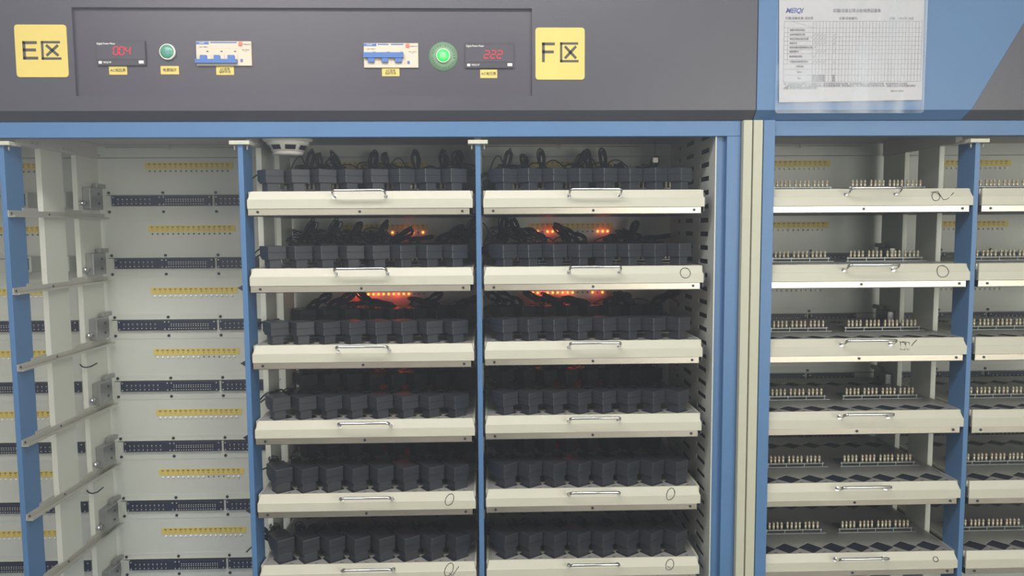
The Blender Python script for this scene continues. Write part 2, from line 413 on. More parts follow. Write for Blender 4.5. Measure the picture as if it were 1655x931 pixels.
def label_strip(root, off, z, letter, n0, leds, lit=(), single=True):
    """leds: None, 'off' bright domes or 'dim'"""
    st = MB().box(0, .206, -.0008, 0, -.0077, .0077, bev=0).build('label_strip', 'yellow', root)
    st.location = Vector((-.815+off, BY-.0003, z)) - root.location
    body1 = '  '.join('%s%02d' % (letter, (n0+i) % 100) for i in range(16))
    mbl = []
    for i in range(16):
        key = '%s%02d' % (letter, (n0+i) % 100)
        mbl.append((key, .010+i*.0122))
    # one lettering mesh per strip
    bm = bmesh.new()
    for key, x in mbl:
        for part, sz, dz in ((key, .0050, .0036), (str(1+mbl.index((key, x))), .0042, -.0018)):
            if part not in glyph_cache:
                o = text('g', part, sz, 'ink', None, (0, 0, 0), extr=.0001, sx=.85, bold=.00012); glyph_cache[part] = o.data; bpy.data.objects.remove(o)
            t = bmesh.new(); t.from_mesh(glyph_cache[part]); t.transform(Matrix.Translation((x, -.0009, dz)))
            me = bpy.data.meshes.new('x'); t.to_mesh(me); t.free(); bm.from_mesh(me); bpy.data.meshes.remove(me)
    me = bpy.data.meshes.new('lettering'); bm.to_mesh(me); bm.free(); me.materials.append(M['ink'])
    lo = bpy.data.objects.new('lettering', me); C.objects.link(lo); lo.parent = st
    rest = MB(); any_rest = False
    for i in range(16):
        p = (.010+i*.0122, -.0004, -.0125)
        if i in lit: reuse(ledl, st, p)
        elif leds and single:
            reuse(ledm if (leds == 'off' and not (i in (9, 10, 11, 12) and (n0 // 16) % 2)) else ledd, st, p)
        elif leds: rest.ball(p, .0022, n=8); any_rest = True
    if any_rest: tag(rest.build('indicator_led', 'ledoff' if leds == 'off' else 'ledhole', st), kind='stuff')
    if lit:
        xs = sorted(lit); groups = [xs[i:i+4] for i in range(0, len(xs), 4)]
        for g in groups:
            l = bpy.data.lights.new('led_glow', 'POINT'); l.energy = (.0022 if z > 1.4 else .0040 if z > 1.3 else .008)*len(g); l.color = (1, .035, .03); l.shadow_soft_size = .004
            o = bpy.data.objects.new('led_glow', l); C.objects.link(o)
            o.location = (-.815+off+.010+sum(g)/len(g)*.0122, BY-.014, z-.0135)
    return st
for k in range(7):
    label_strip(cab, OFF['outer'], ZS[k], 'E', 1+16*k, 'dim' if k < 2 else 'off', single=False)
    label_strip(cab, OFF['empty'], ZS[k], 'E', 1+16*k, 'dim' if k < 2 else 'off', single=k > 1)
    connector_row(cab, OFF['empty'], ZC[k])
    connector_row(cab, OFF['outer'], ZC[k], 3 if k > 1 else 0)
LIT = {'left': {1: (9, 13, 15), 2: tuple(range(13)), 3: (4, 6, 9, 10, 11), 4: (8, 9, 13), 5: (7, 8, 12, 13)},
       'middle': {1: (1, 3, 4, 5, 13, 14, 15), 2: (0, 1, 3, 4, 5, 6, 7, 8, 12, 14), 3: (1, 8, 9, 10), 4: (5, 6, 8, 9), 5: (7, 8, 10)}}
for bay in ('left', 'middle'):
    for k in range(6):
        label_strip(cab, OFF[bay], ZS[k], 'F', 1+16*k, 'dim', LIT[bay].get(k, ()), single=False)
        connector_row(cab, OFF[bay], ZC[k], screws=0, lo=-.925, hi=-.485)
for bay in ('right', 'far'):
    for k in range(6):
        label_strip(cab2, OFF[bay], ZS[k], 'G', 1+16*k, 'off', single=k < 3)
        connector_row(cab2, OFF[bay], ZC[k], lo=-.900)

# slatted grey covers on the back of the outermost bay
for k in (0, 1):
    z = ZC[k]+.002
    for x0, x1 in ((-1.1120, -1.0660), (-1.0140, -.9800)):
        mb = MB().box(x0, x1, .318, BY, z-.018, z+.018, bev=.002)
        o = PB(mb, 'slatted_cover', 'inner', cab)
        n = 7 if x1-x0 > .04 else 5; mb = MB()
        for i in range(n):
            x = x0+.006+i*(x1-x0-.010)/(n-.4); mb.box(x, x+.0016, .3172, .3185, z-.013, z+.014)
        mb.build('slat_gap', M['hole'], o)
# black cable ties on the back upright
for z in (1.198, .908):
    pts = [(-.922+.0, .236, z+.004), (-.916, .234, z-.001), (-.908, .234, z-.003), (-.900, .24, z-.002), (-.897, .26, z+.002)]
    PB(MB().tube(pts, .0015, 6), 'cable_tie', 'cord', cab)
for k in range(1, 6):   # pointed steel tabs left of the second post
    z = ZR[k]-.004
    PB(MB().prism([(-.4905, z), (-.478, z+.007), (-.478, z-.008)], 'y', .012, .016), 'steel_tab', 'darkslide', cab)

# ------------------------------------------------------------------ trays
TW = .430; HW = TW/2
PH = 37*PI/180
DX = [.0497*(i-3.5) for i in range(8)]
def hole_pts(cx, cy, a=.0205, b=.0175):
    ux, uy = math.cos(PH), math.sin(PH); vx, vy = -math.sin(PH), math.cos(PH)
    return [(cx+s*a*ux+t*b*vx, cy+s*a*uy+t*b*vy) for s, t in ((-1, -1), (1, -1), (1, 1), (-1, 1))]
FY, RY = .0355, .268
def deck_mesh():
    from mathutils.geometry import tessellate_polygon
    loops = [[(-HW+.004, .0085), (HW-.004, .0085), (HW-.004, .335), (-HW+.004, .335)]]
    loops += [hole_pts(x, y, .0195, .0178)[::-1] for x in DX for y in (FY, RY)]
    flat = [p for lp in loops for p in lp]
    tri = tessellate_polygon([[Vector((x, y, 0)) for x, y in lp] for lp in loops])
    t = bmesh.new(); A = [t.verts.new((x, y, 0)) for x, y in flat]; B = [t.verts.new((x, y, -.0016)) for x, y in flat]
    for f in tri:
        if len(set(f)) == 3: t.faces.new([A[i] for i in f]); t.faces.new([B[i] for i in f[::-1]])
    k = 0
    for lp in loops:
        n = len(lp)
        for i in range(n): t.faces.new((A[k+i], A[k+(i+1) % n], B[k+(i+1) % n], B[k+i]))
        k += n
    bmesh.ops.recalc_face_normals(t, faces=t.faces)
    mb = MB(); mb.merge(t); return mb
def make_tray(sockets_back=True):
    r = bpy.data.objects.new('test_tray', None); C.objects.link(r); r.empty_display_size = .02
    # local z=0 is the top edge of the front, y=0 the front face
    mb = MB(); t = bmesh.new()
    h = .0165; H = .0335; c = .005
    F = [(-HW, 0, -H), (HW, 0, -H), (HW, 0, -h), (HW-.001, .001, -h+.001), (HW-c, .0078, -.0003), (-HW+c, .0078, -.0003), (-HW+.001, .001, -h+.001), (-HW, 0, -h)]
    B = [(x, .0098, z) for x, y, z in F]
    V = [t.verts.new(p) for p in F]; U = [t.verts.new(p) for p in B]
    t.faces.new((V[0], V[1], V[2], V[7])); t.faces.new((V[7], V[2], V[3], V[6])); t.faces.new((V[6], V[3], V[4], V[5])); t.faces.new(U[::-1])
    for i in range(8): t.faces.new((V[i], U[i], U[(i+1) % 8], V[(i+1) % 8]))
    bmesh.ops.recalc_face_normals(t, faces=t.faces); mb.merge(t)
    mb.build('front_panel', 'cream', r)
    st = box('metal_strip', 'steel', r, -HW+.0005, HW-.0065, .0015, .0045, -.0462, -.0340, bev=.0004)
    for x in (-HW+.019, -.002, HW-.020):
        MB().cyl((x, .0015, -.0398), (x, .0003, -.0398), .0026, 14).cyl((x, .0004, -.0398), (x, -.0002, -.0398), .0011, 6).build('screw', 'darkslide', st)
    box('strip_shelf', 'darkslide', r, -HW+.001, HW-.003, .0045, .33, -.0475, -.0462)
    hd = MB(); a = .0495
    P_ = [(-a, .006, -.012), (-a, -.010, -.008), (-a, -.018, -.003), (-a+.002, -.0215, -.0008), (-a+.006, -.0225, 0), (a-.006, -.0225, 0), (a-.002, -.0215, -.0008), (a, -.018, -.003), (a, -.010, -.008), (a, .006, -.012)]
    hd.tube(P_, .0026, 10)
    for s in (-a, a): hd.cyl((s, .0065, -.0122), (s, .0015, -.0112), .0042, 14)
    hd.build('handle', 'chrome', r)
    dk = deck_mesh().build('deck', 'deck', r, (0, 0, -.0006))
    for s, nm in ((-1, 0), (1, 0)):
        MB().box(min(s*(HW-.004), s*HW), max(s*(HW-.004), s*HW), .010, .33, -.030, -.0008).build('side_wall', 'cream', r)
        MB().box(min(s*HW, s*(HW+.0042)), max(s*HW, s*(HW+.0042)), .012, .33, -.044, -.006, bev=.001).box(min(s*HW, s*(HW+.0035)), max(s*HW, s*(HW+.0035)), .004, .012, -.030, -.012).build('slide', 'darkslide', r)
    box('tray_floor', 'darkslide', r, -HW+.004, HW-.004, .0098, .333, -.030, -.0285)
    sk = MB().prism(hole_pts(0, 0, .0196, .0179), 'z', -.0150, -.0035).build('socket', 'hole', r, (DX[0], FY, 0))
    first = True
    for i, x in enumerate(DX):
        for y in ((FY, RY) if sockets_back else (FY,)):
            if first: first = False; continue
            reuse(sk, r, (x, y, 0))
    # two contact boards, 16 contacts each
    for bx in (-.181, .019):
        b = MB().box(bx, bx+.162, .108, .142, .0055, .0072).build('circuit_board', 'pcb', r)
        mb = MB().box(bx-.001, bx+.163, .1065, .108, .0068, .0084).box(bx-.003, bx+.170, .103, .1045, .0004, .0018)
        for q in range(5): mb.box(bx+.001+q*.0395, bx+.0025+q*.0395, .1062, .1075, -.0004, .010)
        mb.build('board_rail', M['pcbedge'], b)
        for q in range(4):
            for j in range(4):
                x = bx+.010+q*.0395+j*.0088+random.uniform(-.0004, .0004)
                hh = .0150
                p = MB().cyl((0, 0, 0), (0, 0, hh-.0045), .0025, 10).cyl((0, 0, hh-.0038), (0, 0, hh), .0025, 10).cyl((0, 0, hh-.0045), (0, 0, hh-.0038), .0019, 10).cyl((0, 0, hh), (0, 0, hh+.002), .0009, 6).build('contact', 'fuse', b) if (bx < -.1 and q == 0 and j == 0) else reuse(contact0, b)
                if bx < -.1 and q == 0 and j == 0: contact0 = p
                p.location = (x, .113+random.uniform(-.001, .001), .0072)
    mb = MB()
    for x in DX: mb.box(x+.016, x+.019, .0125, .0135, -.0006, .0004).box(x+.0205, x+.0215, .0125, .0145, -.0006, .0004)
    mb.build('socket_number', 'pen', r)
    return r
ORD = ['first', 'second', 'third', 'fourth', 'fifth', 'sixth', 'seventh', 'eighth']
ROWN = ['top', 'second', 'third', 'fourth', 'fifth', 'sixth']
tray0 = make_tray()
BAYS = [('left', -.2475, 'left filled bay'), ('middle', .2030, 'right filled bay'), ('right', .7350, 'right cabinet'), ('far', 1.1825, 'bay cut by right picture edge')]
# small sag and play of each tray, metres
DZ = {'left': (0, .0, -.0015, -.003, -.003, 0), 'middle': (0, 0, .001, .001, 0, .0015), 'right': (0, .0, .0, .001, .002, .003), 'far': (0, 0, 0, 0, .001, .002)}
def pen(tray, strokes):
    mb = MB()
    for s in strokes: mb.tube(s, .0006, 5)
    mb.build('pen_mark', 'pen', tray)
def loop(cx, cz, rx, rz, tilt=0, a0=.6, a1=7.2, n=26, grow=0):
    pts = []
    for i in range(n+1):
        a = a0+(a1-a0)*i/n; s = 1+grow*i/n
        x, z = rx*s*math.cos(a), rz*s*math.sin(a)
        X, Z = cx+x*math.cos(tilt)-z*math.sin(tilt), cz+x*math.sin(tilt)+z*math.cos(tilt)
        pts.append((X, pen_y(Z), Z))
    return pts
def pen_y(z): return (-.0004 if z < -.0165 else -.0004+(z+.0165)/.0162*.0078)
def line(*p): return [(x, pen_y(z), z) for x, z in p]
PEN = {
    ('middle', 1): [loop(.179, -.0145, .0095, .0095, .3, grow=.06)],
    ('left', 4): [loop(.163, -.015, .0075, .0115, -.5)],
    ('middle', 4): [loop(.155, -.014, .007, .0115, -.5, grow=.08)],
    ('left', 5): [loop(.160, -.014, .0075, .013, -.5), line((.161, -.020), (.166, -.026), (.172, -.018), (.180, -.008))],
    ('middle', 5): [loop(.155, -.014, .0075, .0105, -.5), line((.150, -.016), (.156, -.020))],
    ('right', 0): [loop(.140, -.0165, .008, .008, .2), line((.132, -.008), (.146, -.006), (.150, -.016), (.155, -.023), (.164, -.021), (.177, -.009))],
    ('right', 1): [loop(.160, -.0155, .0115, .011, .5, grow=.05)],
    ('right', 2): [line((.082, -.008), (.080, -.022), (.089, -.023), (.093, -.010), (.080, -.007)), line((.086, -.007), (.100, -.009), (.096, -.024), (.106, -.012), (.116, -.004)), line((.090, -.010), (.094, -.023))],
    ('right', 5): [loop(.1695, -.0145, .0048, .0045, 0, grow=.1)],
}
def tray_label(b, k):
    if b in ('left', 'middle'):
        return 'cream tray full of black adaptors, %s from the top in the %s' % (('first' if k == 0 else ROWN[k]), dict(left='left filled bay', middle='right filled bay')[b])
    if b == 'right': return 'cream tray with silver contacts, %s from the top in right blue cabinet' % ('first' if k == 0 else ROWN[k])
    return 'cream contact tray cut off by right picture edge, %s from the top' % ('first' if k == 0 else ROWN[k])
trays = {}
for b, x, nm in BAYS:
    for k in range(6):
        r = tray0 if (b == 'left' and k == 0) else copy_tree(tray0)
        r.location = (x, {'left': -.0, 'middle': 0, 'right': 0, 'far': 0}[b], ZT[k]+DZ[b][k]); trays[b, k] = r
        tag(r, tray_label(b, k), 'tray', {'left': 'adaptor trays in the left filled bay', 'middle': 'adaptor trays in the right filled bay'}.get(b, 'empty contact trays in the right cabinet'))
for key, st in PEN.items(): pen(trays[key], st)
for (b, k), r in trays.items():
    if b in ('right', 'far'):
        for c in r.children:
            if c.name.startswith('handle'): c.location.x += .0115 if b == 'right' else 0

# ------------------------------------------------------------------ power adaptors
def cord_mesh(seed, kind):
    """kind: 'tall' hank standing up, 'low' hank lying back, 'lead' short hank behind the front row"""
    rnd = random.Random(seed); mb = MB()
    base = Vector((rnd.uniform(-.010, .010), .020, .040))
    if kind == 'tall':
        lean = Vector((rnd.uniform(-.8, .8), rnd.uniform(-.3, .4), 1)).normalized(); Ln = rnd.uniform(.030, .039)
    elif kind == 'low':
        lean = Vector((rnd.choice((-1, 1))*rnd.uniform(.3, 1), rnd.uniform(-.4, .4), rnd.uniform(.05, .5))).normalized(); Ln = rnd.uniform(.024, .036); base.z = .047
    else:
        lean = Vector((rnd.uniform(-.4, .4), 1, rnd.uniform(-.05, .15))).normalized(); Ln = rnd.uniform(.022, .032); base = Vector((rnd.uniform(-.008, .008), .040, .030))
    side = Vector((rnd.choice((-1, 1)), rnd.uniform(-.8, .8), rnd.uniform(-.2, .2))); side = (side-lean*side.dot(lean)).normalized()
    nrm = lean.cross(side); cen = base+lean*(Ln*.9)
    for j in range(7):
        l = Ln*rnd.uniform(.78, 1.15); w = rnd.uniform(.005, .015); off = nrm*rnd.uniform(-.008, .008)+side*rnd.uniform(-.002, .002); tw = rnd.uniform(-.4, .4); skew = rnd.uniform(-.3, .3)
        pts = []
        for i in range(20):
            a = 2*PI*i/20; s, c_ = math.sin(a), math.cos(a)
            ww = w*(.35+.65*abs(c_)**.7)
            pts.append(cen+off+lean*(l*c_)+side*(ww*s+skew*.01*c_)+nrm*(tw*.012*c_*s))
        mb.tube(pts, .0016, 5, closed=True)
    mb.tube([(0, .030, .030), (rnd.uniform(-.012, .012), .044, .036), cen-lean*Ln], .0018, 5)
    for q in range(rnd.choice((0, 1, 1, 2)) if kind == 'tall' else 1):
        sx = rnd.choice((-1, 1)); L_ = rnd.uniform(.025, .06); h = rnd.uniform(.010, .05) if kind == 'tall' else rnd.uniform(.003, .014)
        p0 = cen-lean*Ln*rnd.uniform(.2, .8); dy = rnd.uniform(-.02, .03); sk = rnd.uniform(-.4, .4)
        pts = []
        for i in range(15):
            u = i/14; hh = h*4*u*(1-u)*(1+sk*(u-.5))
            pts.append(p0+Vector((sx*L_*(u+sk*.3*u*(1-u)), dy*u+.006*math.sin(5*u+seed), hh-.012*u)))
        mb.tube(pts, .0016, 5)
    if kind == 'tall':     # loose tangle round the foot of the hank
        for q in range(6):
            c0 = Vector((rnd.uniform(-.02, .02), rnd.uniform(.0, .05), rnd.uniform(.050, .070))); R = rnd.uniform(.014, .024); ax = rnd.uniform(0, PI); ti = rnd.uniform(.2, .9)
            e1 = Vector((math.cos(ax), math.sin(ax), 0)); e2 = Vector((-math.sin(ax)*math.cos(ti), math.cos(ax)*math.cos(ti), math.sin(ti)))
            mb.tube([c0+e1*(R*1.3*math.cos(2*PI*i/18))+e2*(R*.8*math.sin(2*PI*i/18)) for i in range(18)], .0016, 5, closed=True)
    w_ = lean*.003
    mb.cyl(cen-lean*Ln*.25-w_, cen-lean*Ln*.25+w_, .0062, 10)
    return mb
cords = {k: [cord_mesh(b0+i, k).build('cord', 'cord') for i in range(n)] for k, b0, n in (('tall', 100, 14), ('low', 200, 12), ('lead', 300, 8))}
def housing(style):
    # local: x along the wide face, -y the front-right face, turned by PH about z afterwards
    w = .0174; up = MB(); lowm = MB(); d0 = -.0170
    if style == 'stepped':
        side = [(d0, .0170), (d0, .0440), (d0+.052, .0440), (d0+.052, .0250), (d0+.038, .0170)]
        for a, b in ((.0170, .0300), (.0306, .0440)):
            pts = [(d0, a), (d0, b), (d0+.046, b), (d0+.046, max(a, .024))] + ([(d0+.034, a)] if a < .02 else [])
            up.prism(pts, 'x', -w-.0005, w+.0015, bev=.0012)
        up.prism([(d0+.0006, .0295), (d0+.0006, .0312), (d0+.045, .0312), (d0+.045, .0295)], 'x', -w, w+.0008)
        lowm.prism([(d0+.002, -.004), (d0+.002, .0172), (d0+.028, .0172), (d0+.027, -.004)], 'x', -w+.003, w-.0085, bev=.001)
    else:
        w = .0175
        pts = [(d0+.0015, .0170), (d0-.001, .0480), (d0+.052, .0490), (d0+.054, .0270), (d0+.040, .0170)]
        up.prism(pts, 'x', -w-.0005, w+.0005, bev=.0016)
        up.prism([(d0+.0016, .0310), (d0-.0008, .0316), (d0+.05, .0316), (d0+.05, .0310)], 'x', -w-.0008, w+.0008)
        lowm.prism([(d0+.0020, -.004), (d0+.0020, .0175), (d0+.036, .0175), (d0+.026, -.004)], 'x', -w+.0022, w-.0040, bev=.001)
    return up, lowm
def make_adaptor(style):
    r = bpy.data.objects.new('power_adaptor', None); C.objects.link(r); r.empty_display_size = .01
    u, l = housing(style)
    h = u.build('housing', 'black', r); p = l.build('plug_base', 'black', r)
    return r
pro = {'stepped': make_adaptor('stepped'), 'plain': make_adaptor('plain')}
used = set()
for b, bx, nm in BAYS[:2]:
    for k in range(6):
        style = 'stepped' if k < 4 else 'plain'
        tr = trays[b, k].location
        for row in (0, 1):
            for i in range(8):
                if style not in used: r = pro[style]; used.add(style)
                else: r = copy_tree(pro[style])
                rnd = random.Random(hash((b == 'left', k, row, i)) & 0xffff)
                ck = 'lead' if row == 0 else ('tall' if k < 2 and rnd.random() < (.95 if k == 0 else .75) else 'low')
                if k == 1 and i in ((4, 5) if b == 'left' else (2, 3, 5)) and row: ck = 'low'
                c = reuse(rnd.choice(cords[ck]), r)
                c.rotation_euler.z = rnd.uniform(-.3, .3)-PH if row else rnd.uniform(-.4, .4)-PH*.5
                pitch = .0508 if b == 'left' else .0497
                r.location = (tr.x+pitch*(i-3.5)+(.0005 if b == 'left' else 0), tr.y+(FY if row == 0 else RY), tr.z-.0006+(-.0004))
                r.rotation_euler = (rnd.uniform(-.012, .012), rnd.uniform(-.02, .02), PH+rnd.uniform(-.06, .06))
                bayn = 'left filled bay' if b == 'left' else 'right filled bay'
                if row == 0:
                    tag(r, 'black adaptor %s from left in front row, %s tray, %s' % (ORD[i], ROWN[k], bayn), 'power adaptor', 'black adaptors in the front rows')
                else:
                    tag(r, 'black adaptor behind the %s from left, with coiled cord, %s tray, %s' % (ORD[i], ROWN[k], bayn), 'power adaptor', 'black adaptors in the rear rows')
for o in protos+sum(cords.values(), []): bpy.data.objects.remove(o)

# ------------------------------------------------------------------ smoke detector and sensor
sd = empty('smoke_detector', (-.4060, .090, 1.7005), 'round white smoke detector hanging over the top tray of the left filled bay', 'smoke detector')
MB().lathe([(.0, 0), (.0485, 0), (.0490, -.020), (.0470, -.0235), (.0450, -.024)], (0, 0, 0)).build('base', 'white', sd)
MB().lathe([(.0435, -.0235), (.0400, -.030), (.0300, -.0445)], (0, 0, 0)).lathe([(.0300, -.0440), (.0285, -.0490), (.020, -.0510), (0, -.0515)], (0, 0, 0)).build('dome', 'white', sd)
mb = MB()
for k in range(8):
    a = 2*PI*k/8-PI/2+PI/8; mb2 = Matrix.Rotation(a, 4, 'Z')
    t = bmesh.new(); vs = [t.verts.new(p) for p in ((.0392, -.0105, -.0325), (.0392, .0105, -.0325), (.0335, .0095, -.0410), (.0335, -.0095, -.0410))]
    t.faces.new(vs); bmesh.ops.solidify(t, geom=t.faces[:], thickness=.001); mb.merge(t, mb2)
mb.build('vent', 'darkslide', sd)
SX, SZ = .3606, 1.6461
ws = empty('square_sensor', (SX, .18, SZ), 'small white square sensor on a thin wire above top tray of right filled bay', 'sensor')
MB().box(-.0058, .0058, -.004, .004, -.0055, .0055, bev=.0008).build('case', 'white', ws)
MB().cyl((0, .003, .005), (.001, .006, 1.7005-SZ), .0008, 6).build('wire', 'cord', ws)

# ------------------------------------------------------------------ signs and stickers on the header
HY = -.0205
def bar(mb, p, q, w, y=-.0012):
    p = Vector((p[0], 0, p[1])); q = Vector((q[0], 0, q[1])); d = (q-p).normalized(); n = Vector((-d.z, 0, d.x))*w/2
    t = bmesh.new(); a = [p+n, p-n, q-n, q+n]
    V = [t.verts.new((v.x, y, v.z)) for v in a]; U = [t.verts.new((v.x, y+.0006, v.z)) for v in a]
    t.faces.new(V); t.faces.new(U[::-1])
    for i in range(4): t.faces.new((V[i], U[i], U[(i+1) % 4], V[(i+1) % 4]))
    bmesh.ops.recalc_face_normals(t, faces=t.faces); mb.merge(t)
def rounded(w, h, r, n=6):
    pts = []
    for cx, cz, a0 in ((w-r, h-r, 0), (-w+r, h-r, PI/2), (-w+r, -h+r, PI), (w-r, -h+r, 1.5*PI)):
        for i in range(n+1): a = a0+PI/2*i/n; pts.append((cx+r*math.cos(a), cz+r*math.sin(a)))
    return pts
def zone_sign(letter, x, z, w, h, label, tilt=0):
    r = empty('zone_sign', (x, HY, z), label, 'sign', 'yellow zone signs on the header'); r.rotation_euler.y = tilt
    MB().prism(rounded(w/2, h/2, .006), 'y', -.0008, .0003).build('sign_plate', 'yellow', r)
    mb = MB(); s = w/.094; t = .0052*s
    # measured from the sign: letter block left, box character right
    lx, rx, tz, bz = -.0335*s, -.0075*s, .0175, -.0155
    if letter == 'F': lx, rx, tz, bz = -.0345*s, -.010*s, .0205, -.0155
    bar(mb, (lx+t/2, tz), (lx+t/2, bz), t)
    bar(mb, (lx, tz-t/2), (rx, tz-t/2), t); bar(mb, (lx, (tz+bz)/2+.0008), (rx-.002, (tz+bz)/2+.0008), t)
    if letter == 'E': bar(mb, (lx, bz+t/2), (rx+.001, bz+t/2), t)
    mb.build('letter', 'ink', r)
    mb = MB(); lx, rx = .0005*s, .0345*s
    bar(mb, (lx+.0015, tz), (lx+.0015, bz), .0042); bar(mb, (lx-.0006, tz-.0018), (rx, tz-.0018), .0042); bar(mb, (lx-.0006, bz+.0018), (rx+.001, bz+.0018), .0042)
    bar(mb, (lx+.0085, tz-.007), (rx-.004, bz+.007), .0048); bar(mb, (rx-.004, tz-.007), (lx+.0085, bz+.007), .0048)
    mb.build('zone_character', 'ink', r)
zone_sign('E', -.8200, 1.8303, .094, .0945, 'yellow square zone sign with a letter E, at left end of the header')
zone_sign('F', .1346, 1.8261, .0925, .0955, 'yellow square zone sign with a letter F, right of the recessed plate')
PY = -.0126
SEG = {'0': 'abcdef', '2': 'abged', '4': 'fgbc'}
def meter(x0, x1, z1, z0, digits, dx0, dx1, dz1, dz0, label):
    w, h = x1-x0, z1-z0; r = empty('panel_meter', ((x0+x1)/2, PY, (z0+z1)/2), label, 'meter', 'digital meters on the header')
    MB().prism(rounded(w/2, h/2, .0015), 'y', -.004, .003).build('bezel', 'meter', r)
    MB().box(-w/2+.001, w/2-.001, -.0046, -.0038, -h/2+.011, h/2-.0045).build('window', 'inset', r)
    cx, cz = (x0+x1)/2, (z0+z1)/2; n = 3; cw = (dx1-dx0)/n
    for i, d in enumerate(digits):
        a = dx0+cw*i-cx+.0012; b = dx0+cw*(i+1)-cx-.0018; t_, m_, l_ = dz1-cz, (dz1+dz0)/2-cz, dz0-cz; mb = MB(); wd = .0016; sh = .0012
        S = {'a': ((a+sh+.001, t_), (b+sh-.001, t_)), 'b': ((b+sh, t_-.0008), (b+sh/2, m_+.0008)), 'c': ((b+sh/2, m_-.0008), (b, l_+.0008)),
             'd': ((a+.001, l_), (b-.001, l_)), 'e': ((a, l_+.0008), (a+sh/2, m_-.0008)), 'f': ((a+sh/2, m_+.0008), (a+sh, t_-.0008)), 'g': ((a+sh/2+.001, m_), (b+sh/2-.001, m_))}
        for s in SEG[d]: bar(mb, *S[s], wd, y=-.0053)
        mb.build('digit', 'red', r)
    text('heading_text', 'Digital Power Meter', .0052, 'white', r, (-w/2+.002, -.0048, h/2-.0065), 'LEFT', sx=.78)
    text('maker_text', 'MEIQI-VP', .0046, 'white', r, (-w/2+.012, -.0045, -h/2+.0052), 'LEFT', sx=.8)
    MB().box(-w/2+.004, -w/2+.0095, -.0047, -.004, -h/2+.003, -h/2+.0075).build('maker_mark', 'white', r)
    kb = MB().box(w/2-.0125, w/2-.0035, -.0052, -.004, -h/2+.003, -h/2+.0085, bev=.0005).build('key', 'white', r)
    return r
meter(-.7235, -.6340, 1.8510, 1.8055, '004', -.6932, -.6600, 1.8387, 1.8247, 'black digital meter with red 004, beside the round teal lamp')
meter(-.0435, .0483, 1.8475, 1.8010, '222', -.0090, .0270, 1.8325, 1.8185, 'black digital meter with red 222, beside the lit green lamp')
lp = empty('pilot_lamp', (-.5941, PY, 1.8301), 'round unlit teal pilot lamp with pale ring, left half of the header', 'lamp', 'round pilot lamps on the header')
MB().lathe([(.0100, .0), (.0148, .0), (.0150, .003), (.0142, .005), (.0125, .0055), (.0125, .002)], (0, 0, 0), 'y').build('ring', 'lampring', lp)
MB().lathe([(.0125, .001), (.0125, .0052), (.0100, .0072), (.0055, .0082), (0, .0085)], (0, 0, 0), 'y').build('lens', 'lampoff', lp)
lp = empty('pilot_lamp', (-.0845, PY, 1.8225), 'glowing green pilot lamp on a round green disc, right half of the header', 'lamp', 'round pilot lamps on the header')
MB().lathe([(.0120, .0), (.0268, .0), (.0268, .0008), (.0120, .0010)], (0, 0, 0), 'y', 56).build('disc', 'greendisc', lp)
MB().lathe([(.0100, .0), (.0134, .0), (.0135, .003), (.0128, .005), (.0116, .0052), (.0116, .002)], (0, .0, .0012), 'y').build('ring', 'lampring', lp)
MB().lathe([(.0116, .001), (.0116, .0052), (.0095, .0075), (.0066, .0088), (.0066, .0080)], (0, 0, .0012), 'y').build('lens', 'lampon', lp)
MB().lathe([(.0070, .0070), (.0066, .0088), (.0035, .0098), (0, .0100)], (0, 0, .0012), 'y').build('lens_centre', 'lampcore', lp)
mb = MB()
for i in range(26):
    a = PI*.12+2*PI*i/26
    if i % 6 == 5: continue
    c, s = math.cos(a), math.sin(a); bar(mb, (.0190*c, .0190*s), (.0222*c, .0222*s), .0009, y=-.0013)
mb.build('disc_lettering', 'ink', lp)
